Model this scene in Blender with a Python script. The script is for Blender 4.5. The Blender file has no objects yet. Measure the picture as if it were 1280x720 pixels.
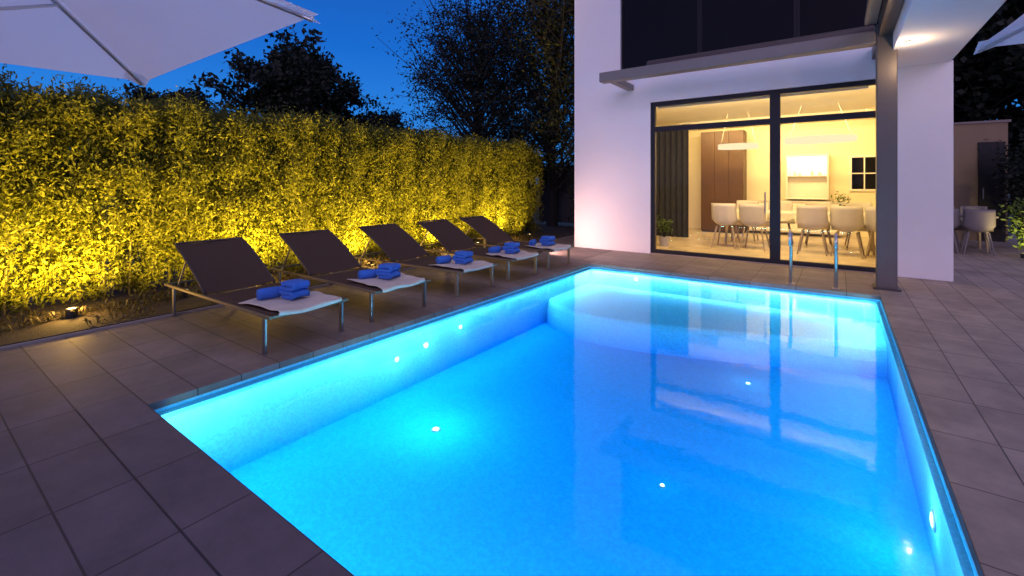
import bpy, math, random
import numpy as np
from mathutils import Vector, Matrix
random.seed(4); rng=np.random.default_rng(7)
S=bpy.context.scene; C=S.collection; PI=math.pi; R=math.radians
S.view_settings.view_transform='Standard'; S.view_settings.look='None'; S.view_settings.exposure=0

# ------------------------------------------------------------------ helpers
class MB:
    def __init__(s): s.v=[]; s.f=[]
    def add(s,vs,fs):
        n=len(s.v); s.v+= [tuple(v) for v in vs]; s.f+=[tuple(i+n for i in f) for f in fs]; return s
    def box(s,x0,x1,y0,y1,z0,z1,M=None):
        vs=[Vector(p) for p in ((x0,y0,z0),(x1,y0,z0),(x1,y1,z0),(x0,y1,z0),(x0,y0,z1),(x1,y0,z1),(x1,y1,z1),(x0,y1,z1))]
        if M: vs=[M@v for v in vs]
        return s.add(vs,[(0,3,2,1),(4,5,6,7),(0,1,5,4),(1,2,6,5),(2,3,7,6),(3,0,4,7)])
    def tube(s,pts,r,n=8,cap=True):
        pts=[Vector(p) for p in pts]; rs=r if isinstance(r,(list,tuple)) else [r]*len(pts)
        vs=[]; fs=[]; up=None
        for i,p in enumerate(pts):
            a=pts[max(i-1,0)]; b=pts[min(i+1,len(pts)-1)]; t=(b-a).normalized()
            if up is None:
                up=Vector((0,0,1)) if abs(t.z)<.9 else Vector((1,0,0))
            u=(up-t*up.dot(t)); 
            if u.length<1e-4: u=t.orthogonal()
            u.normalize(); w=t.cross(u); up=u
            for k in range(n):
                a_=2*PI*k/n; vs.append(p+(u*math.cos(a_)+w*math.sin(a_))*rs[i])
        for i in range(len(pts)-1):
            for k in range(n):
                fs.append((i*n+k,i*n+(k+1)%n,(i+1)*n+(k+1)%n,(i+1)*n+k))
        if cap: fs+= [tuple(range(n-1,-1,-1)), tuple((len(pts)-1)*n+k for k in range(n))]
        return s.add(vs,fs)
    def lathe(s,prof,c=(0,0,0),n=24):
        vs=[];fs=[]
        for (r,z) in prof:
            for k in range(n):
                a=2*PI*k/n; vs.append((r*math.cos(a)+c[0],r*math.sin(a)+c[1],z+c[2]))
        m=len(prof)
        for i in range(m-1):
            for k in range(n): fs.append((i*n+k,i*n+(k+1)%n,(i+1)*n+(k+1)%n,(i+1)*n+k))
        fs+=[tuple(range(n-1,-1,-1)),tuple((m-1)*n+k for k in range(n))]
        return s.add(vs,fs)
    def sheet(s,fn,nu,nv):
        vs=[fn(i/nu,j/nv) for j in range(nv+1) for i in range(nu+1)]
        fs=[(j*(nu+1)+i,j*(nu+1)+i+1,(j+1)*(nu+1)+i+1,(j+1)*(nu+1)+i) for j in range(nv) for i in range(nu)]
        return s.add(vs,fs)
    def build(s,name,m,parent=None,smooth=False,bevel=0,solid=0,sub=0):
        me=bpy.data.meshes.new(name); me.from_pydata(s.v,[],s.f); me.update(); me.materials.append(m)
        if smooth:
            for p in me.polygons: p.use_smooth=True
        o=bpy.data.objects.new(name,me); C.objects.link(o)
        if parent: o.parent=parent
        if solid:
            d=o.modifiers.new('s','SOLIDIFY'); d.thickness=solid
        if bevel:
            d=o.modifiers.new('b','BEVEL'); d.width=bevel; d.segments=2; d.limit_method='ANGLE'
        if sub:
            d=o.modifiers.new('u','SUBSURF'); d.levels=sub; d.render_levels=sub
        return o
def tag(o,label,cat,group=None,kind=None):
    o['label']=label; o['category']=cat
    if group:o['group']=group
    if kind:o['kind']=kind
    return o
def struct(o): o['kind']='structure'; return o
def thing(name,label,cat,loc=(0,0,0),rz=0,group=None):
    o=bpy.data.objects.new(name,None); C.objects.link(o); o.location=loc; o.rotation_euler=(0,0,rz)
    return tag(o,label,cat,group)
def dup(o,parent=None):
    c=o.copy(); C.objects.link(c)
    if parent: c.parent=parent
    for ch in list(o.children): dup(ch,c)
    return c

# ------------------------------------------------------------------ materials
def newmat(name):
    m=bpy.data.materials.new(name); m.use_nodes=True; nt=m.node_tree; nt.nodes.clear()
    out=nt.nodes.new('ShaderNodeOutputMaterial'); return m,nt,out
def coords(nt,scale=(1,1,1),rot=(0,0,0),loc=(0,0,0)):
    t=nt.nodes.new('ShaderNodeTexCoord'); mp=nt.nodes.new('ShaderNodeMapping')
    mp.inputs['Scale'].default_value=scale; mp.inputs['Rotation'].default_value=rot; mp.inputs['Location'].default_value=loc
    nt.links.new(t.outputs['Object'],mp.inputs['Vector']); return mp.outputs['Vector']
def mixrgb(nt,blend,fac,a,b):
    n=nt.nodes.new('ShaderNodeMix'); n.data_type='RGBA'; n.blend_type=blend
    for sock,v in ((n.inputs[0],fac),(n.inputs[6],a),(n.inputs[7],b)):
        if hasattr(v,'is_linked'): nt.links.new(v,sock)
        elif isinstance(v,(int,float)): sock.default_value=v
        else: sock.default_value=(*v,1)
    return n.outputs[2]
def pmat(name,col,rough=.6,metal=0,var=.15,scale=6,bump=0,bscale=60,spec=.5):
    m,nt,out=newmat(name); p=nt.nodes.new('ShaderNodeBsdfPrincipled')
    p.inputs['Roughness'].default_value=rough; p.inputs['Metallic'].default_value=metal
    p.inputs['Specular IOR Level'].default_value=spec
    v=coords(nt); n=nt.nodes.new('ShaderNodeTexNoise'); n.inputs['Scale'].default_value=scale; n.inputs['Detail'].default_value=5
    nt.links.new(v,n.inputs['Vector'])
    a=tuple(c*(1-var) for c in col); b=tuple(min(1,c*(1+var)) for c in col)
    nt.links.new(mixrgb(nt,'MIX',n.outputs['Fac'],a,b),p.inputs['Base Color'])
    if bump:
        n2=nt.nodes.new('ShaderNodeTexNoise'); n2.inputs['Scale'].default_value=bscale; nt.links.new(v,n2.inputs['Vector'])
        b_=nt.nodes.new('ShaderNodeBump'); b_.inputs['Strength'].default_value=bump; b_.inputs['Distance'].default_value=.01
        nt.links.new(n2.outputs['Fac'],b_.inputs['Height']); nt.links.new(b_.outputs['Normal'],p.inputs['Normal'])
    nt.links.new(p.outputs[0],out.inputs[0])
    return m
def emat(name,col,st):
    m,nt,out=newmat(name); e=nt.nodes.new('ShaderNodeEmission'); e.inputs[0].default_value=(*col,1); e.inputs[1].default_value=st
    nt.links.new(e.outputs[0],out.inputs[0]); return m
def tilemat(name,col,w,h,rot=0,rough=.5,mortar=.006,dark=.3,var=.2,off=.5,loc=(0,0,0)):
    m,nt,out=newmat(name); p=nt.nodes.new('ShaderNodeBsdfPrincipled')
    v=coords(nt,rot=(0,0,rot),loc=loc); b=nt.nodes.new('ShaderNodeTexBrick'); nt.links.new(v,b.inputs['Vector'])
    b.offset=off; b.inputs['Scale'].default_value=1; b.inputs['Brick Width'].default_value=w; b.inputs['Row Height'].default_value=h
    b.inputs['Mortar Size'].default_value=mortar; b.inputs['Mortar Smooth'].default_value=.2; b.inputs['Bias'].default_value=0
    b.inputs['Color1'].default_value=(*[c*(1-var) for c in col],1); b.inputs['Color2'].default_value=(*[c*(1+var*.6) for c in col],1)
    b.inputs['Mortar'].default_value=(*[c*dark for c in col],1)
    n=nt.nodes.new('ShaderNodeTexNoise'); n.inputs['Scale'].default_value=2.3; n.inputs['Detail'].default_value=9; n.inputs['Roughness'].default_value=.7
    nt.links.new(v,n.inputs['Vector'])
    rmp=nt.nodes.new('ShaderNodeMapRange'); rmp.inputs[1].default_value=.3; rmp.inputs[2].default_value=.7; rmp.inputs[3].default_value=.66; rmp.inputs[4].default_value=1.26
    nt.links.new(n.outputs['Fac'],rmp.inputs[0])
    nt.links.new(mixrgb(nt,'MULTIPLY',1.0,b.outputs['Color'],rmp.outputs[0]),p.inputs['Base Color'])
    rr=nt.nodes.new('ShaderNodeMapRange'); rr.inputs[3].default_value=rough-.1; rr.inputs[4].default_value=rough+.15
    nt.links.new(n.outputs['Fac'],rr.inputs[0]); nt.links.new(rr.outputs[0],p.inputs['Roughness'])
    n2=nt.nodes.new('ShaderNodeTexNoise'); n2.inputs['Scale'].default_value=70; nt.links.new(v,n2.inputs['Vector'])
    ad=nt.nodes.new('ShaderNodeMath'); ad.operation='MULTIPLY_ADD'; ad.inputs[1].default_value=-1.0
    nt.links.new(b.outputs['Fac'],ad.inputs[0])
    sc=nt.nodes.new('ShaderNodeMath'); sc.operation='MULTIPLY'; sc.inputs[1].default_value=.25; nt.links.new(n2.outputs['Fac'],sc.inputs[0])
    nt.links.new(sc.outputs[0],ad.inputs[2])
    bp=nt.nodes.new('ShaderNodeBump'); bp.inputs['Strength'].default_value=.5; bp.inputs['Distance'].default_value=.006
    nt.links.new(ad.outputs[0],bp.inputs['Height']); nt.links.new(bp.outputs['Normal'],p.inputs['Normal'])
    nt.links.new(p.outputs[0],out.inputs[0]); return m
def leafmat(name,c1,c2,trans=.35):
    m,nt,out=newmat(name); g=nt.nodes.new('ShaderNodeNewGeometry')
    v=coords(nt); n=nt.nodes.new('ShaderNodeTexNoise'); n.inputs['Scale'].default_value=1.7; nt.links.new(v,n.inputs['Vector'])
    a=nt.nodes.new('ShaderNodeMath'); a.operation='MULTIPLY_ADD'; a.inputs[1].default_value=.6
    nt.links.new(g.outputs['Random Per Island'],a.inputs[0])
    sc=nt.nodes.new('ShaderNodeMath'); sc.operation='MULTIPLY'; sc.inputs[1].default_value=.5; nt.links.new(n.outputs['Fac'],sc.inputs[0]); nt.links.new(sc.outputs[0],a.inputs[2])
    col=mixrgb(nt,'MIX',a.outputs[0],c1,c2)
    d=nt.nodes.new('ShaderNodeBsdfPrincipled'); d.inputs['Roughness'].default_value=.55; d.inputs['Specular IOR Level'].default_value=.25
    t=nt.nodes.new('ShaderNodeBsdfTranslucent'); nt.links.new(col,d.inputs['Base Color']); nt.links.new(col,t.inputs[0])
    mx=nt.nodes.new('ShaderNodeMixShader'); mx.inputs[0].default_value=trans
    nt.links.new(d.outputs[0],mx.inputs[1]); nt.links.new(t.outputs[0],mx.inputs[2]); nt.links.new(mx.outputs[0],out.inputs[0]); return m
def glassmat(name,tint,ior=1.45,rough=0,bump=0,scale=5,gcol=(1,1,1)):
    m,nt,out=newmat(name); t=nt.nodes.new('ShaderNodeBsdfTransparent'); t.inputs[0].default_value=(*tint,1)
    g=nt.nodes.new('ShaderNodeBsdfGlossy'); g.inputs['Roughness'].default_value=rough; g.inputs['Color'].default_value=(*gcol,1)
    f=nt.nodes.new('ShaderNodeFresnel'); f.inputs['IOR'].default_value=ior
    if bump:
        v=coords(nt); n=nt.nodes.new('ShaderNodeTexNoise'); n.inputs['Scale'].default_value=scale; n.inputs['Detail'].default_value=3
        nt.links.new(v,n.inputs['Vector']); b=nt.nodes.new('ShaderNodeBump'); b.inputs['Strength'].default_value=bump; b.inputs['Distance'].default_value=.05
        nt.links.new(n.outputs['Fac'],b.inputs['Height']); nt.links.new(b.outputs[0],g.inputs['Normal']); nt.links.new(b.outputs[0],f.inputs['Normal'])
    mx=nt.nodes.new('ShaderNodeMixShader'); nt.links.new(f.outputs[0],mx.inputs[0]); nt.links.new(t.outputs[0],mx.inputs[1]); nt.links.new(g.outputs[0],mx.inputs[2])
    nt.links.new(mx.outputs[0],out.inputs[0]); return m

M={}
M['white']=pmat('white render',(.80,.78,.79),.8,var=.06,scale=1.2,bump=.15,bscale=90)
M['soffit']=pmat('soffit paint',(.86,.84,.86),.8,var=.03,scale=2)
M['ceil']=pmat('ceiling paint',(.82,.78,.66),.8,var=.03,scale=2)
M['inner']=pmat('inner wall',(.82,.73,.52),.8,var=.05,scale=2)
M['bronze']=pmat('bronze frame',(.075,.062,.058),.4,.3,var=.08)
M['taupe']=pmat('taupe post',(.125,.105,.095),.45,.2,var=.08)
M['darkframe']=pmat('dark frame',(.024,.024,.031),.4,.2,var=.08,spec=.3)
M['blackframe']=pmat('black frame',(.012,.012,.016),.5,var=.08,spec=.2)
M['beige']=pmat('taupe aluminium',(.22,.188,.17),.45,.2,var=.06)
M['blackglass']=pmat('night window',(.003,.003,.006),.1,var=.1,spec=.2)
M['glass']=glassmat('clear glass',(.96,.97,.96),1.25)
M['water']=glassmat('pool water',(.54,.96,1.0),1.29,.05,.022,4.5,(.86,.97,1.0))
M['deckN']=tilemat('patio slab near',(.140,.113,.130),.6,.3,off=0,loc=(.51,.14,0),var=.13,mortar=.005,dark=.3,rough=.65)  # same slabs darkened: shade of the parasol put into the colour
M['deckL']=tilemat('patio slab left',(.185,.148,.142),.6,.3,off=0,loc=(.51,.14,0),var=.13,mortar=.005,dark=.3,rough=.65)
M['deckF']=tilemat('patio slab far',(.30,.245,.205),.6,.3,off=0,loc=(.51,.14,0),var=.13,mortar=.005,dark=.3,rough=.55)  # same slabs paled: light spilling from the house put into the colour
M['deckR']=tilemat('patio slab right',(.40,.32,.25),.6,.3,rot=PI/2,off=0,loc=(.14,.15,0),var=.13,mortar=.005,dark=.3,rough=.6)  # paler, warmer slabs: light from the lit room put into the colour
M['floor']=tilemat('dining floor',(.60,.49,.36),.8,.8,rough=.3,mortar=.003,dark=.75,var=.03,off=0)
M['soil']=pmat('dark soil',(.04,.028,.02),.9,var=.6,scale=40,bump=.8,bscale=60)
M['lawn']=pmat('lawn',(.03,.045,.015),.9,var=.5,scale=8,bump=.5,bscale=40)
M['hedge']=leafmat('hedge leaf',(.045,.066,.012),(.180,.178,.028),.42)
M['cane']=pmat('cane',(.09,.08,.03),.6,var=.3,scale=15)
M['treeleaf']=leafmat('tree leaf',(.006,.010,.009),(.018,.026,.017),.2)
M['bark']=pmat('bark',(.012,.010,.010),.9,var=.4,scale=12,bump=.6,bscale=30)
M['dry']=leafmat('low planting leaf',(.035,.035,.012),(.11,.09,.035),.3)
M['plant']=leafmat('plant leaf',(.04,.08,.015),(.10,.15,.03),.3)
M['steel']=pmat('brushed steel',(.6,.58,.56),.28,.9,var=.06,scale=20)
M['rail']=pmat('dull steel rail',(.24,.235,.245),.35,.9,var=.05)
M['lframe']=pmat('lounger frame',(.17,.135,.10),.45,.5,var=.06,scale=20)
M['sling']=pmat('brown mesh fabric',(.075,.046,.034),.75,var=.25,scale=90,bump=.4,bscale=400,spec=.2)
M['lback']=pmat('dark brown tube',(.05,.038,.034),.5,.3)
M['wtowel']=pmat('cream towel',(.64,.56,.47),.95,var=.08,scale=12,bump=.5,bscale=160)
M['btowel']=pmat('blue towel',(.045,.165,.62),.95,var=.2,scale=20,bump=.6,bscale=160)
M['black']=pmat('black plastic',(.02,.02,.022),.45)
M['lens']=emat('warm lens',(1,.75,.3),25)
M['lens2']=emat('soft warm lens',(1,.75,.35),4)
M['plens']=emat('pool lens',(.75,.95,1),5)
M['pend']=emat('pendant glow',(1,.82,.50),1.1)
M['pshade']=emat('pendant shade glow',(1,.80,.46),1.15)
M['shell']=pmat('grey chair shell',(.54,.49,.43),.55,var=.05)
M['shell2']=pmat('grey outdoor chair shell',(.19,.175,.165),.6,var=.08)
M['oak']=pmat('pale timber leg',(.30,.23,.15),.5)
M['walnut']=pmat('brown timber wall',(.075,.032,.013),.5,var=.25,scale=4)
M['tabletop']=pmat('white table',(.80,.74,.64),.35,var=.03)
M['curtain']=pmat('dark curtain',(.018,.018,.022),.9,var=.3)
M['terracotta']=pmat('pot',(.35,.33,.32),.7)
M['greywall']=pmat('grey plaster',(.30,.27,.25),.85,var=.1,scale=3,bump=.2)
M['dimwall']=pmat('beige plaster',(.24,.18,.115),.85,var=.1,scale=3,bump=.2)
M['fence']=pmat('dark timber fence',(.03,.026,.03),.8,var=.4,scale=5)
def canopymat():
    m,nt,out=newmat('canopy cloth'); d=nt.nodes.new('ShaderNodeBsdfDiffuse'); t=nt.nodes.new('ShaderNodeBsdfTranslucent')
    v=coords(nt); n=nt.nodes.new('ShaderNodeTexNoise'); n.inputs['Scale'].default_value=1.5; nt.links.new(v,n.inputs['Vector'])
    col=mixrgb(nt,'MIX',n.outputs['Fac'],(.90,.86,.90),(.96,.93,.95))
    nt.links.new(col,d.inputs[0]); nt.links.new(col,t.inputs[0])
    mx=nt.nodes.new('ShaderNodeMixShader'); mx.inputs[0].default_value=.68
    nt.links.new(d.outputs[0],mx.inputs[1]); nt.links.new(t.outputs[0],mx.inputs[2]); nt.links.new(mx.outputs[0],out.inputs[0]); return m
M['canopy']=canopymat()
def poolmat():
    m,nt,out=newmat('pool mosaic'); d=nt.nodes.new('ShaderNodeBsdfDiffuse'); v=coords(nt)
    vo=nt.nodes.new('ShaderNodeTexVoronoi'); vo.distance='CHEBYCHEV'; vo.inputs['Scale'].default_value=60; nt.links.new(v,vo.inputs['Vector'])
    sp=nt.nodes.new('ShaderNodeSeparateColor'); nt.links.new(vo.outputs['Color'],sp.inputs[0])
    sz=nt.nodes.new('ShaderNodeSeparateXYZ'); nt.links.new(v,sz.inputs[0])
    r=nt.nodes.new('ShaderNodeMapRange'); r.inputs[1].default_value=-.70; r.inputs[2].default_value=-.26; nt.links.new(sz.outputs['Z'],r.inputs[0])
    base=mixrgb(nt,'MIX',r.outputs[0],(.010,.345,.83),(.26,.72,.90))  # paler near the surface: light absorbed by the water is put into the colour
    k=nt.nodes.new('ShaderNodeMapRange'); k.inputs[3].default_value=.86; k.inputs[4].default_value=1.06; nt.links.new(sp.outputs[0],k.inputs[0])
    c=mixrgb(nt,'MULTIPLY',1.0,base,k.outputs[0])
    nt.links.new(c,d.inputs[0]); nt.links.new(d.outputs[0],out.inputs[0]); return m
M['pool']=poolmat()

def light(kind,name,loc,power,col,parent=None,rot=None,**k):
    l=bpy.data.lights.new(name,kind); l.energy=power; l.color=col
    for a,b in k.items(): setattr(l,a,b)
    o=bpy.data.objects.new(name,l); C.objects.link(o); o.location=loc
    if rot: o.rotation_euler=rot
    if parent: o.parent=parent
    return o

# ------------------------------------------------------------------ camera
cam=bpy.data.cameras.new('camera'); co=bpy.data.objects.new('camera',cam); C.objects.link(co)
co.location=(0,0,1.5); co.rotation_euler=(R(90),0,R(35.7)); cam.sensor_width=36; cam.lens=15.98; cam.shift_y=-.1016
cam.clip_end=2000; cam.clip_start=.05; S.camera=co

# ------------------------------------------------------------------ sky
w=bpy.data.worlds.new('World'); S.world=w; w.use_nodes=True; nt=w.node_tree; nt.nodes.clear()
out=nt.nodes.new('ShaderNodeOutputWorld'); bg=nt.nodes.new('ShaderNodeBackground'); nt.links.new(bg.outputs[0],out.inputs[0])
tc=nt.nodes.new('ShaderNodeTexCoord'); sx=nt.nodes.new('ShaderNodeSeparateXYZ'); nt.links.new(tc.outputs['Generated'],sx.inputs[0])
cr=nt.nodes.new('ShaderNodeValToRGB'); nt.links.new(sx.outputs['Z'],cr.inputs[0])
e=cr.color_ramp.elements; e[0].position=0; e[0].color=(.045,.28,.80,1); e[1].position=1; e[1].color=(.53,.45,.68,1)
for p_,c_ in ((.12,(.026,.235,.77)),(.28,(.010,.145,.63)),(.45,(.012,.10,.46)),(.7,(.29,.28,.55))):
    q=cr.color_ramp.elements.new(p_); q.color=(*c_,1)
# afterglow on the side where the sun has set (behind the camera)
dt=nt.nodes.new('ShaderNodeVectorMath'); dt.operation='DOT_PRODUCT'; dt.inputs[1].default_value=(.45,-.89,0); nt.links.new(tc.outputs['Generated'],dt.inputs[0])
mr=nt.nodes.new('ShaderNodeMapRange'); mr.inputs[1].default_value=.2; mr.inputs[2].default_value=1; nt.links.new(dt.outputs['Value'],mr.inputs[0])
nt.links.new(mixrgb(nt,'MIX',mr.outputs[0],cr.outputs[0],(.38,.28,.44)),bg.inputs[0]); bg.inputs[1].default_value=1.0
sun=light('SUN','sun',(0,-20,10),.82,(.84,.63,1.0),angle=R(25)); 
sun.rotation_euler=Vector((-.35,1,-.16)).to_track_quat('-Z','Y').to_euler()

# ------------------------------------------------------------------ ground, patio, pool
PX0,PX1,PY0,PY1=-3.81,.45,1.06,7.8
g=MB(); z=-.055; B=600
for (a,b,c,d) in ((-B,PX0-.1,-B,B),(PX1+.1,B,-B,B),(PX0-.1,PX1+.1,-B,PY0-.1),(PX0-.1,PX1+.1,PY1+.1,B)):
    g.add([(a,c,z),(b,c,z),(b,d,z),(a,d,z)],[(0,1,2,3)])
struct(g.build('ground',M['lawn']))
def slab(name,m,*b): return struct(MB().box(*b,-.05,0).build(name,m))
cw=.3
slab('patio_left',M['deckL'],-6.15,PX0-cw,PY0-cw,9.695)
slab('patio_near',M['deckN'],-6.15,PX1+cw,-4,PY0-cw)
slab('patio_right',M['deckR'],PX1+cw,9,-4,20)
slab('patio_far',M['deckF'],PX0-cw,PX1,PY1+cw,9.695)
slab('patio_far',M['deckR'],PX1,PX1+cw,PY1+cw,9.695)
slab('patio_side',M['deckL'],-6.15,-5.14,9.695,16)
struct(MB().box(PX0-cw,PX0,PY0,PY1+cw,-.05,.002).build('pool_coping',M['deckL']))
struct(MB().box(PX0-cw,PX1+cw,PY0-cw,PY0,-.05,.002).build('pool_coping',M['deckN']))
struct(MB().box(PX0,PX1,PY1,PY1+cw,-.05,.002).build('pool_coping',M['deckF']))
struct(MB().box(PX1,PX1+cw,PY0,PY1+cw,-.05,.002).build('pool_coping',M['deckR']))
struct(MB().box(-9.5,-6.19,-4,14,-.05,.03).build('planting_bed',M['soil']))
struct(MB().box(-6.19,-6.15,-4,14,-.05,.02).build('bed_edging',M['greywall']))
D=-.72; b=MB()
b.add([(PX0,PY0,D),(PX1,PY0,D),(PX1,PY1,D),(PX0,PY1,D),(PX0,PY0,-.05),(PX1,PY0,-.05),(PX1,PY1,-.05),(PX0,PY1,-.05)],[(0,1,2,3),(0,4,5,1),(1,5,6,2),(2,6,7,3),(3,7,4,0)])
def steprun(off,zb,zt):
    n=48; st=[(PX0+(PX1-PX0)*i/n, 6.30+.42*i/n-.56*math.sin(PI*(i/n)**.60)**1.3+off) for i in range(n+1)]
    prof=[(-.05,0.),(-.035,.5),(0,.85),(.03,.95),(.07,1.)]
    vs=[];fs=[]; m=len(prof)+1
    for x,y in st:
        for dy,f in prof: vs.append((x,y+dy,zb+(zt-zb)*f))
        vs.append((x,PY1,zt))
    for i in range(n): 
        for j in range(m-1): fs.append((m*i+j,m*i+m+j,m*i+m+1+j,m*i+1+j))
    b.add(vs,fs)
steprun(0,D,-.36)
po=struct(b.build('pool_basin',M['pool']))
struct(MB().add([(PX0,PY0,-.06),(PX1,PY0,-.06),(PX1,PY1,-.06),(PX0,PY1,-.06)],[(0,1,2,3)]).build('water',M['water']))

def pool_light(loc,nrm,label,r=.05,col=(.55,.92,1),point=0,off=.16):
    t=thing('pool_light',label,'pool light',loc,0,'underwater pool lights')
    q=Vector(nrm).to_track_quat('Z','Y'); t.rotation_mode='QUATERNION'; t.rotation_quaternion=q
    MB().lathe([(r*1.35,0),(r*1.35,.008),(r,.012),(r,.004)],n=20).build('ring',M['steel'],t)
    MB().lathe([(r*.95,.006),(r*.8,.016),(r*.3,.02)],n=20).build('lens',M['plens'],t,smooth=True)
    if point: light('POINT','lamp',(0,0,off),point,col,t,shadow_soft_size=.02)
    return t
pool_light((PX0,3.2,-.36),(1,0,0),'small pool light on the left pool wall, nearest the camera of the three',.026,point=1.2)
pool_light((PX0,3.62,-.33),(1,0,0),'small pool light on the left pool wall, middle one of the three',.032,point=1.2)
pool_light((PX0,4.2,-.27),(1,0,0),'small pool light on the left pool wall, farthest of the three',.026,point=1.0)
pool_light((PX1,3.55,-.44),(-1,0,0),'round pool light low on the right pool wall, near the camera',.045,point=3.0)
pool_light((-2.95,2.93,D),(0,0,1),'bright pool floor light left of the pool middle',.03,point=24,off=.48)  # its point lamp floats unseen above the lens, added to light the floor
pool_light((-1.05,3.35,D),(0,0,1),'faint pool floor light near the middle of the pool',.016,point=.3)
pool_light((-.815,5.62,D),(0,0,1),'pool floor light in front of the underwater step',.022,point=.6)
pool_light((-2.9,PY1,-.18),(0,-1,0),'pool light on the far pool wall facing the camera',.035,(.80,.92,1),point=2)
# added fill strips, hidden under the coping so the water glows evenly
def strip(label,loc,length,rz,power,tilt,col=(.50,.92,1.0),hood=.014):
    t=thing('added_fill_strip',label,'pool light',loc,rz,'added fill strips under the pool coping')
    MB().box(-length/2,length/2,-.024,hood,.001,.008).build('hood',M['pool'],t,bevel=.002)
    light('AREA','lamp',(0,0,-.018),power,col,t,rot=(tilt,0,0),shape='RECTANGLE',size=length*.98,size_y=.02)
zl=-.078
strip('added fill strip under the left pool coping, shining across the pool',(PX0+.03,(PY0+PY1)/2,zl),PY1-PY0-.02,-PI/2,33,R(48),hood=.052)
strip('added fill strip under the right pool coping, shining across the pool',(PX1-.03,(PY0+PY1)/2,zl),PY1-PY0-.1,PI/2,35,R(62))
strip('added fill strip under the near pool coping, shining into the pool',((PX0+PX1)/2,PY0+.03,zl),PX1-PX0-.1,0,34,R(52))
strip('added fill strip under the far pool coping, shining into the pool',((PX0+PX1)/2,PY1-.03,zl),PX1-PX0-.1,PI,16,R(10),(.84,.91,1))

# grab rails
for sx_,lb in ((-.58,'slim steel grab rail at the far pool edge, the left one of the two'),(-.03,'slim steel grab rail at the far pool edge, the right one of the two')):
    t=thing('grab_rail',lb,'handrail',(sx_,PY1+.17,0),0,'grab rails at the far pool edge')
    pts=[(0,0,0),(0,0,.70)]+[(0,-.09+.09*math.cos(a),.70+.10*math.sin(a)) for a in [PI*i/8 for i in range(1,8)]]+[(0,-.18,.70),(0,-.18,.60)]
    MB().tube(pts,.021,10).build('rail',M['steel'],t,smooth=True)
    MB().lathe([(.045,.002),(.045,.016),(.028,.02)]).build('flange',M['steel'],t)

# ------------------------------------------------------------------ loungers and towels
def make_lounger():
    t=thing('sun_lounger','','sun lounger',(0,0,0),0,'brown mesh sun loungers in a row beside the pool')
    f=MB()
    for s in (-1,1): f.box(-1.2,1.16,s*.385-.012,s*.385+.012,.316,.345)
    f.box(1.135,1.16,-.373,.373,.318,.343); f.box(-1.2,-1.175,-.373,.373,.318,.343); f.box(-.2,-.175,-.373,.373,.312,.335)
    f.build('frame',M['lframe'],t,bevel=.004)
    for x in (1.06,-.95):
        for s in (-1,1):
            MB().box(x-.025,x+.025,s*.385-.010,s*.385+.010,0,.316).build('leg',M['rail'],t,bevel=.003)
    MB().sheet(lambda u,v:(-.19+1.3*u,-.368+.736*v,.348-.018*math.sin(PI*v)-.006*math.sin(PI*u)),14,8).build('seat',M['sling'],t,smooth=True,solid=.010)
    def bk(u,v):
        s=u; x=-.2-.80*s-.02*math.sin(PI*s); zz=.36+.46*s+.045*math.sin(PI*s)
        return (x,-.36+.72*v,zz-.02*math.sin(PI*v))
    bo=MB().sheet(bk,10,8).build('backrest',M['sling'],t,smooth=True)
    q=MB()
    path=[(bk(i/8,0)[0],-.362,bk(i/8,0)[2]-.008) for i in range(9)]
    path+= [(p[0],.362,p[2]) for p in reversed(path)]
    q.tube(path,.014,8).build('backrest_frame',M['lback'],bo,smooth=True)
    for s in (-1,1): MB().tube([(-.75,s*.33,.66),(-.98,s*.33,.33)],.011,6).build('support_strut',M['steel'],t)
    return t
LY=[2.35,3.52,4.82,6.02,7.17]; LX=-5.18
ordn=['nearest to the camera','second from the camera','in the middle of the five','fourth from the camera','farthest from the camera, beside the house end']
L0=make_lounger()
for i,y in enumerate(LY):
    o=L0 if i==0 else dup(L0)
    o.location=(LX,y,0); o.rotation_euler=(0,0,R([1,-1,1.5,-.5,.8][i]))
    o['label']='brown mesh sun lounger with raised backrest, '+ordn[i]
def wtowel(seed):
    rr=random.Random(seed); a,b_,c=[rr.uniform(0,6) for _ in range(3)]
    def fn(u,v):
        y=-.31+.62*v+.03*math.sin(4*u+a)+.012*math.sin(11*u+b_); L=.70*u
        x=.50+L+.035*math.sin(5*v+c)*(1-u)
        wr=.006*(1+math.sin(9*u+b_+3*v)*math.sin(8*v+c))+.004*(1+math.sin(17*u-9*v+a))
        zz=.352-.014*math.sin(PI*v)+wr+.004
        if x>1.168:
            zz-= (x-1.168)*1.0+.004; x=1.172+.004*(1+math.sin(9*v+a))
        return (x,y,max(zz,.350) if x<1.1 else zz)
    return MB().sheet(fn,44,26)
def roll(length,r0,gr,nt_=64):
    f=MB(); pr=[]
    for k in range(nt_):
        a=k*.42; rad=r0+gr*k; pr.append((rad*math.cos(a),rad*math.sin(a)))
    def fn(u,v):
        p=pr[min(nt_-1,int(round(u*(nt_-1))))]; e=1-.12*(2*v-1)**6
        return (p[0]*e,-length/2+length*v,p[1]*e)
    return f.sheet(fn,nt_-1,8)
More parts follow.
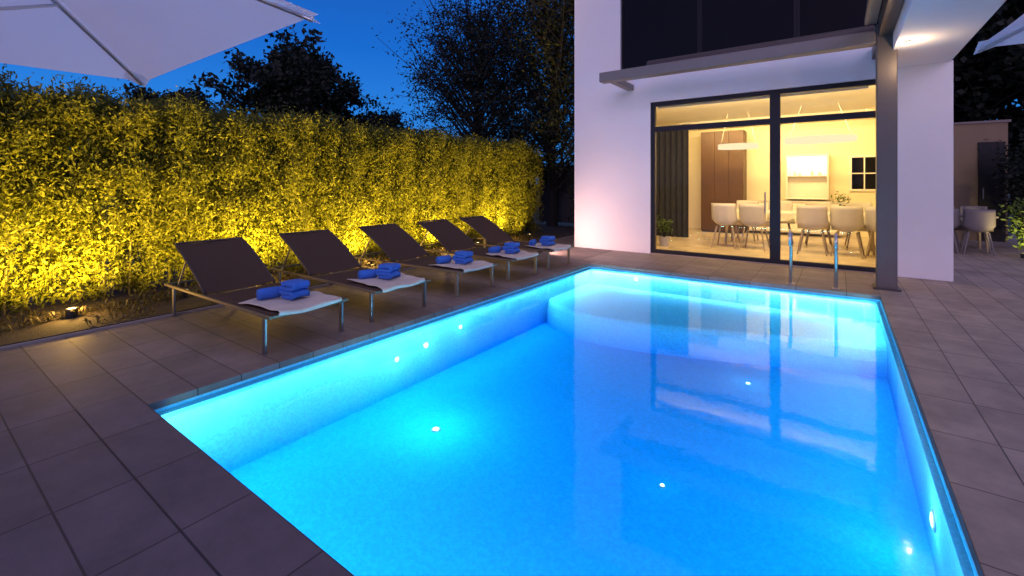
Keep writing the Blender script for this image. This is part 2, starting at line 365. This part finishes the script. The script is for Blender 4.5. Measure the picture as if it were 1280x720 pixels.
def folded(rr):
    # one towel folded in thick layers: an S shaped sheet with rounded folds
    f=MB(); L=.155; h=.042; pts=[]
    for k in range(4):
        xs_=[-L/2+L*j/6 for j in range(7)]
        if k%2: xs_=xs_[::-1]
        for x in xs_: pts.append((x,k*h+.022+.004*math.sin(x*40+k*2+6*rr.random())))
        if k<3:
            sgn=1 if k%2==0 else -1
            for a in (PI*.25,PI*.5,PI*.75): pts.append((sgn*(L/2+h*.5*math.sin(a)),k*h+.022+h*.5*(1-math.cos(a))))
    n=len(pts)
    def fn(u,v):
        p=pts[min(n-1,int(round(u*(n-1))))]
        return (p[0]+.008*math.sin(6*v+p[1]*60),-.095+.19*v+.006*math.sin(p[1]*90),p[1]-.006*abs(2*v-1)**4)
    return f.sheet(fn,n-1,10)
for i,y in enumerate(LY):
    nm=['nearest to the camera','second from the camera','in the middle of the row','fourth from the camera','farthest from the camera'][i]
    o=wtowel(i).build('cream_towel',M['wtowel'],None,smooth=True,solid=.006); o.location=(LX,y,.004)
    tag(o,'cream towel spread over the foot end of the lounger '+nm,'towel','cream towels on the loungers')
    rr=random.Random(i+20)
    o=folded(rr).build('folded_towel',M['btowel'],None,smooth=True); d=o.modifiers.new('s','SOLIDIFY'); d.thickness=.036; d.offset=0
    o.location=(LX+.78+.04*rr.uniform(-1,1),y+.07,.367); o.rotation_euler=(0,0,R(rr.uniform(-22,22)))
    tag(o,'thick folded blue towel on the lounger '+nm,'towel','folded blue towels on the loungers')
    o=roll(.20,.012,.0006).build('rolled_towel',M['btowel'],None,smooth=True,solid=.012); o.location=(LX+.56,y-.08,.362+.05); o.rotation_euler=(0,0,R(rr.uniform(-25,25)))
    tag(o,'rolled blue towel lying flat on the lounger '+nm,'towel','flat lying blue towel rolls on the loungers')

# ------------------------------------------------------------------ parasols
hw=1.3
def parasol(loc,label,zc,za,hx=1.3):
    t=thing('parasol',label,'parasol',loc)
    def can(k):
        a=[(-hx,hw),(hx,hw),(hx,-hw),(-hx,-hw)][k]; b_=[(hx,hw),(hx,-hw),(-hx,-hw),(-hx,hw)][k]
        def fn(u,v):
            e=(a[0]*(1-u)+b_[0]*u, a[1]*(1-u)+b_[1]*u); sag=.05*math.sin(PI*u)*v
            inn=1-.04*math.sin(PI*u)*v
            return (e[0]*v*inn,e[1]*v*inn,za+(zc-za)*v-sag*.6)
        return fn
    m_=MB()
    for k in range(4): m_.sheet(can(k),12,12)
    cn=m_.build('canopy',M['canopy'],t)
    for sx_,sy_ in ((-1,1),(1,1),(1,-1),(-1,-1)):
        MB().tube([(0,0,za-.05),(sx_*hx*.985,sy_*hw*.985,zc-.03)],.016,6).build('rib',M['steel'],t)
        MB().tube([(0,0,2.3),(sx_*hx*.5,sy_*hw*.5,(za+zc)/2-.04)],.011,6).build('strut',M['steel'],t)
        MB().sheet(lambda u,v:(sx_*(hx*1.004-.16*u),sy_*(hw*1.004-.16*v),zc-.012+.05*(u+v)*.5-.035*(1-u)*(1-v)),4,4).build('corner_pocket',M['canopy'],cn,solid=.004)
    MB().tube([(0,0,.05),(0,0,za+.05)],.028,12).build('pole',M['steel'],t,smooth=True)
    MB().lathe([(.19,0),(.19,.06),(.05,.09),(.05,.3)],n=28).build('base',M['black'],t)
parasol((-3.60,.06,0),'large square white parasol overhead at the left of the patio',2.40,3.10,1.36)
parasol((2.2,3.9,0),'white parasol with only one canopy corner showing at the top right',2.6,3.2)

# ------------------------------------------------------------------ house
FY=9.7
H=thing('house','modern white rendered house with lit dining room behind glass and dark upper windows','house',(0,0,0))
q=MB(); q.box(-5.13,-3.3,FY,9.95,0,3.92); q.box(-5.13,-3.98,FY,9.95,3.92,7); q.box(-3.3,1.425,FY,9.95,3.26,3.92)
q.box(-3.98,1.425,FY,9.95,6.4,7); q.box(-5.128,-4.9,9.95,16.2,0,7); q.box(1.2,1.425,10.2,16.2,0,7); q.box(-4.9,1.2,16,16.2,0,7)
q.build('wall',M['white'],H)
MB().box(.62,1.43,9.6,10.2,0,3.4).build('column',M['white'],H,bevel=.008)
MB().box(-4.9,1.2,FY+.02,16,-.05,.012).build('interior_floor',M['floor'],H)
MB().box(-4.9,1.2,9.95,16,3.29,3.6).build('ceiling',M['ceil'],H)
MB().add([(-4.895,9.951,0),(-4.895,15.99,0),(-4.895,15.99,3.29),(-4.895,9.951,3.29),(1.195,15.99,0),(1.195,15.99,3.29),(1.195,10.21,0),(1.195,10.21,3.29)],
   [(0,1,2,3),(1,4,5,2),(4,6,7,5)]).build('interior_wall',M['inner'],H)
MB().box(-5.3,1.6,9.5,16.4,7,7.25).build('roof',M['greywall'],H)
MB().box(.62,1.40,4.2,9.598,3.38,3.75).build('terrace_beam',M['soffit'],H,bevel=.01)
fr=MB(); y0,y1=FY+.04,FY+.14
fr.box(-3.3,-3.21,y0,y1,.012,3.26); fr.box(.53,.62,y0,y1,.012,3.26); fr.box(-3.21,.53,y0,y1,3.17,3.258); fr.box(-3.21,.53,y0,y1,.014,.09)
fr.box(-3.21,.53,y0+.004,y1-.004,2.62,2.73); fr.box(-1.05,-.88,y0-.004,y1+.004,.09,3.17)
dr=fr.build('sliding_door',M['darkframe'],H,bevel=.005)
def pane(x0,x1,z0,z1,yy): MB().add([(x0,yy,z0),(x1,yy,z0),(x1,yy,z1),(x0,yy,z1)],[(0,1,2,3)]).build('pane',M['glass'],dr)
ym=(y0+y1)/2
pane(-3.21,-1.05,.09,2.62,ym); pane(-.88,.53,.09,2.62,ym+.01); pane(-3.21,-1.05,2.73,3.17,ym); pane(-.88,.53,2.73,3.17,ym)
MB().tube([(-1.12,y0-.05,.95),(-1.12,y0-.05,1.35)],.014).build('handle',M['steel'],dr)
xs=[-3.98,-2.3,-.62,1.25]
for i in range(3):
    f=MB(); a,b_=xs[i]+.002,xs[i+1]-.002
    f.box(a,a+.045,FY+.06,FY+.13,3.925,6.39); f.box(b_-.045,b_,FY+.06,FY+.13,3.925,6.39); f.box(a+.045,b_-.045,FY+.06,FY+.13,3.925,3.99); f.box(a+.045,b_-.045,FY+.06,FY+.13,6.33,6.39)
    wf=f.build('window',M['blackframe'],H)
    MB().box(a+.045,b_-.045,FY+.08,FY+.10,3.99,6.33).build('pane',M['blackglass'],wf)
MB().box(1.252,1.424,FY+.03,FY+.2,3.92,6.4).build('wall_panel',M['white'],H)
f=MB(); f.box(.24,.92,15.93,15.985,1.30,2.30); f.box(.565,.595,15.912,15.93,1.36,2.24); f.box(.30,.86,15.913,15.931,1.78,1.81)
wf=f.build('window',M['tabletop'],H)
MB().box(.30,.86,15.92,15.929,1.36,2.24).build('pane',M['blackglass'],wf)

A=thing('awning_frame','taupe awning frame with one square post standing before the glass doors','awning',(0,0,0))
MB().box(-3.85,.44,8.3,8.52,3.51,3.70).build('cassette',M['beige'],A,bevel=.02)
MB().box(-3.0,.44,8.56,8.72,3.70,3.86).build('roller',M['bronze'],A,bevel=.04)
MB().box(.44,.67,8.30,8.53,0,3.78).build('post',M['taupe'],A,bevel=.012)
MB().box(.40,.71,8.26,8.57,.0,.03).build('foot_plate',M['bronze'],A,bevel=.004)
MB().box(.45,.61,8.545,9.695,3.58,3.76).build('side_beam',M['bronze'],A,bevel=.006)
MB().box(-3.8,-3.66,8.525,9.695,3.56,3.68).build('side_beam',M['beige'],A,bevel=.006)
MB().box(.46,.615,4.3,8.295,3.6,3.86).build('guide_beam',M['bronze'],A,bevel=.006)
MB().box(.30,.44,4.3,8.27,3.78,3.86).build('guide_rail',M['beige'],A,bevel=.006)
t=thing('spot_lamp','small warm lit lamp under the left side of the white beam by the awning post','lamp',(.74,7.9,3.378))
MB().lathe([(.045,0),(.045,-.015),(.03,-.015)],n=20).build('mount',M['soffit'],t); MB().lathe([(.024,-.010),(.026,-.03),(.015,-.036)],n=20).build('lens',M['lens2'],t,smooth=True)
light('POINT','lamp',(0,0,-.20),10,(1,.68,.40),t,shadow_soft_size=.02)

# ------------------------------------------------------------------ dining room
for i,(x,y,ln,pw,aim,lb) in enumerate(((-1.4,10.0,3.6,260,(0,.85,-.35),'added long fill light just inside the head of the glass doors'),(-1.6,13.7,4.2,165,(0,.9,-.3),'added long fill light across the middle of the dining room'))):
    t=thing('added_fill_light',lb,'fill light',(x,y,3.2),0)  # added lights, turned away from the doors, to brighten the room evenly
    MB().box(-ln/2-.02,ln/2+.02,-.05,.02,-.05,.085).build('housing',M['ceil'],t,bevel=.004)
    l=light('AREA','lamp',(0,.03,.0),pw,(1,.685,.275),t,shape='RECTANGLE',size=ln,size_y=.1); l.rotation_euler=Vector(aim).to_track_quat('-Z','Y').to_euler()
def pendant(x,y,zc_,rx,label):
    t=thing('pendant_lamp',label,'pendant lamp',(x,y,zc_),0,'oval pendant lamps over the dining table')
    def ring(r0,r1,z0,z1):
        mb=MB(); n=40; vs=[];fs=[]
        for k in range(n):
            a=2*PI*k/n; c,s=math.cos(a),math.sin(a)
            for r,zz in ((r0,z0),(r1,z0),(r1,z1),(r0,z1)): vs.append((c*r,s*r*.7,zz))
        for k in range(n):
            for j in range(4): fs.append((4*k+j,4*k+(j+1)%4,4*((k+1)%n)+(j+1)%4,4*((k+1)%n)+j))
        return mb.add(vs,fs)
    ring(rx*.72,rx,.016,.12).build('shade',M['pshade'],t,smooth=False)
    ring(rx*.70,rx*1.0,0,.015).build('diffuser',M['pend'],t)
    for s in (-1,1): MB().tube([(s*rx*.86,0,.12),(s*rx*.5,0,3.29-zc_)],.004,6).build('cable',M['steel'],t)
pendant(-.35,12.35,2.44,.68,'large oval pendant lamp hanging at the right above the dining table')
pendant(-2.05,12.55,2.38,.46,'smaller oval pendant lamp hanging at the left above the dining table')
def chairproto(m,label,grp,legm):
    t=thing('dining_chair',label,'chair',(0,0,0),0,grp)
    prof=[(.25,.47),(.12,.49),(-.05,.475),(-.17,.48),(-.235,.55),(-.27,.68),(-.30,.82),(-.33,.96)]
    def fn(u,v):
        k=v*7; i=min(6,int(k)); f=k-i; y=prof[i][0]*(1-f)+prof[i+1][0]*f; zz=prof[i][1]*(1-f)+prof[i+1][1]*f
        x=(u-.5)*2; wd=.27-.03*v
        cv=abs(x)**2.5
        return (x*wd, y+cv*.10*min(1,v*1.6)*(1 if v>.4 else .3), zz+cv*(.14*math.sin(PI*min(1,v*1.5)) if v<.67 else 0))
    MB().sheet(fn,10,14).build('shell',m,t,smooth=True,solid=.025)
    for sx_ in (-1,1):
        for sy_ in (-1,1):
            MB().tube([(sx_*.15,sy_*.13,.47),(sx_*.23,sy_*.22,0)],[.02,.012],8).build('leg',legm,t)
    return t
spots=[(-2.15,11.65,0,'front row, leftmost'),(-1.55,11.62,0,'front row, second from left'),(-.45,11.62,0,'front row, third from left'),(.15,11.6,0,'front row, fourth from left'),(.72,11.65,0,'front row, rightmost'),
       (-2.0,13.4,PI,'far side, leftmost'),(-1.2,13.4,PI,'far side, second from left'),(-.4,13.4,PI,'far side, third from left'),(.4,13.4,PI,'far side, rightmost')]
cp0=chairproto(M['shell'],'','grey shell chairs around the dining table',M['oak'])
for i,(x,y,rz,l) in enumerate(spots):
    o=cp0 if i==0 else dup(cp0); o.location=(x,y,.012); o.rotation_euler=(0,0,rz+R(random.uniform(-8,8))); o.scale=(1.12,1.12,1.08); o['label']='grey shell dining chair at the indoor table, '+l
def table(x0,x1,y0,y1,h,m,label,loc,grp=None):
    t=thing('dining_table',label,'table',loc)
    MB().box(x0,x1,y0,y1,h-.04,h).build('tabletop',m,t,bevel=.008)
    for x in (x0+.15,x1-.15):
        for y in (y0+.12,y1-.12): MB().tube([(x*.97,y,h-.04),(x,y,0)],[.035,.022],10).build('leg',M['oak'],t)
table(-1.55,1.6,-.5,.5,.84,M['tabletop'],'long white dining table inside the lit room',(-.85,12.5,.012))
def leaves(name,ctr,L,W,m,parent=None,zs=1.,droop=0.):
    ctr=np.asarray(ctr); N=len(ctr); d=rng.normal(size=(N,3)); d[:,2]=d[:,2]*zs-droop; d/=np.linalg.norm(d,axis=1)[:,None]
    r=rng.normal(size=(N,3)); s=np.cross(d,r); s/=np.linalg.norm(s,axis=1)[:,None]
    Ls=(L*rng.uniform(.6,1.35,N))[:,None]; Ws=(W*rng.uniform(.7,1.3,N))[:,None]
    V=np.stack([ctr-d*Ls/2,ctr+s*Ws/2-d*Ls*.08,ctr+d*Ls/2,ctr-s*Ws/2-d*Ls*.08],1).reshape(-1,3)
    F=np.arange(4*N).reshape(-1,4)
    me=bpy.data.meshes.new(name); me.from_pydata(V.tolist(),[],F.tolist()); me.materials.append(m); me.update()
    o=bpy.data.objects.new(name,me); C.objects.link(o)
    if parent:o.parent=parent
    return o
def potted(name,label,loc,h,rad,nl,potm,pot=True,L=.16,W=.05):
    t=thing(name,label,'plant',loc)
    ph=.3*h if pot else .0
    if pot: MB().lathe([(.13*h,0),(.18*h,ph),(.15*h,ph),(.15*h,ph-.03)],n=20).build('pot',potm,t)
    q=MB(); pts=[]
    for k in range(7):
        a=random.uniform(0,6.28); e=(rad*random.uniform(.3,.9)*math.cos(a),rad*random.uniform(.3,.9)*math.sin(a),h*random.uniform(.75,1))
        q.tube([(0,0,ph*.8),(e[0]*.4,e[1]*.4,(ph+e[2])/2),e],[.014,.01,.005],5)
        for j in range(nl//7):
            f=random.uniform(.3,1.05); pts.append((e[0]*f+random.gauss(0,rad*.22),e[1]*f+random.gauss(0,rad*.22),ph+(e[2]-ph)*f+random.gauss(0,rad*.18)))
    q.build('stem',M['bark'],t); leaves('foliage',pts,L,W,M['plant'],t)
potted('potted_plant','leafy green pot plant standing indoors behind the left glass door',(-3.4,11.0,.012),.75,.24,200,M['terracotta'],L=.11,W=.035)
t=thing('vase','small glass vase with green sprigs on the indoor dining table','vase',(.05,12.45,.852))
MB().lathe([(.05,0),(.07,.08),(.035,.18),(.05,.22)],n=18).build('body',M['shell'],t,smooth=True)
leaves('sprigs',[(random.gauss(0,.07),random.gauss(0,.07),.3+random.gauss(0,.08)) for _ in range(90)],.08,.025,M['plant'],t)
t=thing('timber_cabinet','tall brown timber cabinet wall at the back of the dining room','cabinet',(-2.9,15,.012))
for k in range(3): MB().box(-.6+.4*k+.003,-.2+.4*k-.003,0,.6,.05,3.1).build('door_panel',M['walnut'],t,bevel=.003)
MB().box(-.58,.58,.03,.58,0,.05).build('plinth',M['black'],t)
t=thing('curtain','dark curtain hanging at the left inside the dining room','curtain',(-4.85,13,.02))
MB().sheet(lambda u,v:(1.5*u,.05*math.sin(u*60),3.1*v),120,2).build('cloth',M['curtain'],t,smooth=True)
MB().tube([(-.02,0,3.13),(1.55,0,3.13)],.015).build('rod',M['steel'],t)
t=thing('kitchen_counter','white kitchen counter along the back wall of the room','kitchen counter',(-1.0,15.4,.012))
MB().box(-1.25,1.1,0,.55,.08,.95).build('cabinet',M['tabletop'],t,bevel=.004)
MB().box(-1.27,1.12,-.03,.56,.952,.99).build('worktop',M['shell'],t,bevel=.004)
for k in range(4): MB().box(-1.23+.58*k,-.67+.58*k,-.02,-.002,.12,.92).build('door_panel',M['tabletop'],t,bevel=.004)
t=thing('lit_wall_recess','bright white lit shelf recess above the kitchen counter','shelf',(-.75,15.62,1.06))
f=MB(); f.box(-.52,-.48,0,.36,0,1.30); f.box(.48,.52,0,.36,0,1.30); f.box(-.48,.48,0,.36,1.26,1.30); f.box(-.48,.48,0,.36,0,.03); f.box(-.48,.48,.34,.36,.03,1.26)
f.build('surround',M['tabletop'],t); MB().box(-.478,.478,.10,.338,.66,.685).build('shelf',M['tabletop'],t)
for x,hh in ((-.3,.16),(-.18,.11),(.12,.2),(.3,.13)): MB().lathe([(.035,.686),(.04,.686+hh*.6),(.02,.686+hh)],(x,.22,0),n=12).build('jar',M['shell'],t,smooth=True)
light('AREA','lamp',(0,.05,1.245),12,(1,.84,.56),t,rot=(R(20),0,0),shape='RECTANGLE',size=.9,size_y=.04)

# ------------------------------------------------------------------ right hand terrace
table(-.55,.55,-.45,.45,.8,M['shell2'],'outdoor dining table on the right hand terrace',(2.25,14.5,0))
oc=chairproto(M['shell2'],'','grey chairs around the outdoor table',M['shell2'])
for i,(x,y,rz,l) in enumerate(((1.88,13.8,0,'near side, left one'),(2.42,13.75,0,'near side, right one'),(1.5,14.5,-PI/2,'at the left end'),(2.1,15.25,PI,'far side, left one'),(2.65,15.25,PI,'far side, right one'))):
    o=oc if i==0 else dup(oc); o.location=(x,y,0); o.rotation_euler=(0,0,rz+R(random.uniform(-10,10))); o['label']='grey shell chair at the outdoor table, '+l
t=thing('boundary_wall','dim beige plastered wall at the back of the right hand terrace','wall',(0,0,0))
MB().box(1.6,3.55,17,17.25,0,3.1).build('wall',M['dimwall'],t); MB().box(1.55,3.6,16.95,17.3,3.1,3.16).build('cap',M['bronze'],t)
d_=MB().box(3.0,3.5,16.95,16.998,0,2.6).build('door',M['blackframe'],t,bevel=.005)
MB().tube([(3.08,16.9,1.1),(3.08,16.9,1.4)],.015).build('handle',M['rail'],d_)
potted('potted_plant','bushy potted plant beside the outdoor table on the right terrace',(2.05,16.2,0),1.9,.45,420,M['terracotta'])

def shrub(name,label,loc,h,rad,nl,m,cat='shrub',L=.13,W=.06):
    t=thing(name,label,cat,loc); q=MB(); pts=[]
    for k in range(12):
        a=random.uniform(0,6.28); rr=rad*random.uniform(.2,.9); e=(rr*math.cos(a),rr*math.sin(a),h*random.uniform(.55,1))
        q.tube([(0,0,0),(e[0]*.5,e[1]*.5,e[2]*.5),e],[.02,.014,.006],5)
        for j in range(nl//12):
            f=random.uniform(.25,1.05); pts.append((e[0]*f+random.gauss(0,rad*.25),e[1]*f+random.gauss(0,rad*.25),max(.03,e[2]*f+random.gauss(0,rad*.2))))
    q.build('stem',M['bark'],t); leaves('foliage',pts,L,W,m,t)
shrub('shrub','tall dark shrub at the right edge beyond the outdoor chairs',(3.7,15.6,0),2.8,.7,3800,M['treeleaf'])
shrub('shrub','low green shrub lit from below at the right edge of the terrace',(3.2,13.8,0),1.1,.42,1300,M['plant'],L=.10,W=.045)
def uplight(x,y,power,label,aim,size=R(140),col=(1,.62,.055),glow=0):
    t=thing('garden_uplight',label,'garden light',(x,y,.03),0,'garden uplights along the hedge')
    MB().lathe([(.05,0),(.055,.09),(.045,.10),(.045,.08)],n=16).build('housing',M['black'],t)
    MB().lathe([(.042,.084),(.035,.092)],n=16).build('lens',M['lens'],t)
    l=light('SPOT','lamp',(0,0,.14),power,col,t,spot_size=size,spot_blend=.9,shadow_soft_size=.035)
    l.rotation_euler=Vector(aim).to_track_quat('-Z','Y').to_euler()
    if glow: light('POINT','added_spill_lamp',(0,0,.15),glow,(1,.55,.12),t,shadow_soft_size=.03)  # extra point lamp added to spill warm light onto the patio
    return t
t=uplight(2.98,13.2,90,'low garden light before the shrub at the right edge of the terrace',(.3,.6,.7),col=(1,.75,.3)); del t['group']
t=uplight(-5.25,8.35,150,'low garden light before the left corner of the white house wall',(.75,.65,.22),size=R(140),col=(1,.56,.46)); del t['group']

# ------------------------------------------------------------------ hedge
hd=thing('bamboo_hedge','tall leafy hedge lit yellow from below along the left side','hedge',(0,0,0))
cm=MB(); P=[]
for row,(xb,stp) in enumerate(((-7.74,.21),(-8.12,.21))):
    y=-2.2
    while y<12.1:
        ph=math.cos(2*PI*(y+.12*math.sin(y*2.1))/.82)
        h=random.uniform(2.44,2.60)+.06*ph+(.06 if row else 0); x=xb+random.uniform(-.08,.08)+(.13*ph if row==0 else 0); lx,ly=random.uniform(-.06,.14),random.uniform(-.10,.10)
        cm.tube([(x,y,.02),(x+lx*.4,y+ly*.4,h*.5),(x+lx,y+ly,h)],[.012,.010,.005],5)
        ncl=94 if row==0 else 58
        for k in range(ncl):
            f=random.uniform(0,1)**(.82 if row==0 else .5); rad=.23*(1-.15*f)*random.uniform(.3,1.25)
            a=random.uniform(0,6.28); cx,cy,cz=x+lx*f+rad*math.cos(a),y+ly*f+rad*math.sin(a),.06+f*(h-.06)
            nn=84 if row==0 else 60
            P.append(np.array([cx,cy,cz])+rng.normal(size=(nn,3))*np.array([.065,.06,.10]))
        y+=stp*random.uniform(.8,1.2)
P=np.concatenate(P); P=P[P[:,2]>.035]
cm.build('canes',M['cane'],hd); leaves('foliage',P,.064,.021,M['hedge'],hd,zs=1.3,droop=.35)
uy=[.15,1.24,2.3,3.3,4.3,5.2,6.2,7.2,8.2,9.4,10.4]
num=['at the left edge of the photo','in full view left of the first lounger','third along the hedge','fourth along the hedge','fifth along the hedge','sixth along the hedge','seventh along the hedge','eighth along the hedge','ninth along the hedge','tenth along the hedge','last one at the hedge end']
for i,y in enumerate(uy):
    uplight(-6.88,y,[300,1250,230,1200,230,1180,230,1000,250,1150,300][i],'black garden uplight at the hedge foot, '+num[i],(-.58,.0,.81),size=R(132),glow=22 if i%2 else 0)
V=[];F=[]
for _ in range(4200):
    cx=random.uniform(-7.35,-6.28); cy=random.uniform(-1,11)
    if math.sin(cx*7)+math.sin(cy*5.3+cx*3)<-.3: continue
    h=random.uniform(.03,.13); a=random.uniform(0,6.28); l=random.uniform(.04,.13); wv=.012
    n0=len(V); ca,sa=math.cos(a),math.sin(a)
    V+=[(cx,cy,.025),(cx+ca*l*.5-sa*wv,cy+sa*l*.5+ca*wv,h*.8+.02),(cx+ca*l,cy+sa*l,h*.9+.02),(cx+ca*l*.5+sa*wv,cy+sa*l*.5-ca*wv,h*.8+.02)]; F.append((n0,n0+1,n0+2,n0+3))
gm=MB(); gm.v=V; gm.f=F
tag(gm.build('ground_cover',M['dry']),'low dark ground cover on the soil before the hedge','ground cover',None,'stuff')

# ------------------------------------------------------------------ trees behind
def tree(label,loc,h,rad,seed,nl,base=.3,L=.17,W=.085,spread=.28,nb=24,grp='dark trees behind the hedge',broad=False):
    rr=random.Random(seed); t=thing('tree',label,'tree',loc,0,grp); q=MB(); pts=[]
    tw=[(0,0,0)]; x=y=0
    for k in range(1,7):
        x+=rr.gauss(0,.09); y+=rr.gauss(0,.09); tw.append((x,y,h*(.72 if broad else .95)*k/6))
    q.tube(tw,[.16*h/7*(1-.85*k/6) for k in range(7)],8)
    per=max(1,nl//(nb*7))
    for i in range(nb):
        f=base+(1-base)*(i+rr.random())/nb; k=min(5,int(f*6*.999)); b0=Vector(tw[k]).lerp(Vector(tw[k+1]),f*6-k)
        g_=(f-base)/(1-base)
        env=math.sin(PI*min(1,g_*.8+.2))**.7
        if broad: env=(.75+.25*math.sin(PI*g_)) 
        ln=rad*env*rr.uniform(.6,1.15); a=i*2.4+rr.gauss(0,.4)
        up=(rr.uniform(.35,1.0) if broad else 0)*(.5+g_)
        p1=b0+Vector((math.cos(a)*ln*.55*(1-.3*up),math.sin(a)*ln*.55*(1-.3*up),ln*(.28+.35*up))); p2=b0+Vector((math.cos(a)*ln*(1-.3*up),math.sin(a)*ln*(1-.3*up),ln*(rr.uniform(.3,.75)+.45*up)))
        q.tube([b0,p1,p2],[.045,.028,.010],5)
        for j in range(7):
            s=b0.lerp(p1,rr.uniform(.3,1)) if j<2 else p1.lerp(p2,rr.uniform(0,1)); 
            e=s+Vector((rr.gauss(0,1),rr.gauss(0,1),rr.gauss(.35,.7)))*ln*.30
            q.tube([s,e],[.015,.006],4)
            for m_ in range(per):
                pp=s.lerp(e,rr.uniform(.2,1.15)); pts.append((pp.x+rr.gauss(0,spread*.5),pp.y+rr.gauss(0,spread*.5),pp.z+rr.gauss(0,spread*.42)))
    q.build('trunk',M['bark'],t); leaves('crown',pts,L,W,M['treeleaf'],t)
def at(px,d): 
    lat=d*(px-640)/568; return (-.5835*d+.8121*lat,.8121*d+.5835*lat,0)
tree('dark rounded tree rising just left of the blue sky gap behind the hedge',at(382,15),5.6,2.6,11,22000,base=.25,nb=42,L=.19,W=.1)
tree('low dark tree behind the far left part of the hedge',at(225,15.5),4.6,1.9,12,11000)
tree('dark tree between the rounded tree and the broad tall tree',at(475,18),4.2,1.8,13,11000)
tree('tall broad dark tree with fine branches and sky showing through',at(600,17),8.2,3.3,14,21000,base=.28,L=.12,W=.06,spread=.36,nb=96,broad=True)
tree('tallest dark tree standing right beside the house corner',at(690,16),9.5,2.9,15,25000,base=.16,L=.14,W=.07,spread=.42,nb=90,broad=True)
tree('small dark tree at the far left behind the hedge',at(90,15),4.2,1.7,16,6500)
shrub('shrub','dark shrub in the gap between the hedge end and the house',(-6.3,12.8,0),2.6,.7,2500,M['treeleaf'])
t=thing('fence','dark timber fence behind the gap between hedge and house','fence',(0,0,0))
q=MB()
for k in range(24): q.box(-9.5+.2*k,-9.31+.2*k,15,15.03,.05,2.2)
q.build('board_panel',M['fence'],t)
for x in (-9.4,-7.5,-5.6): MB().box(x-.05,x+.05,15.035,15.13,0,2.3).build('post',M['fence'],t)
g2='dark trees behind the right hand terrace'
tree('dark tree far behind the right hand terrace wall',(5.4,21,0),9,3,17,24000,base=.10,nb=60,L=.26,W=.15,grp=g2)
tree('second dark tree behind the right hand terrace wall, nearer the house',(3.2,21,0),9,2.8,18,24000,base=.10,nb=60,L=.26,W=.15,grp=g2)
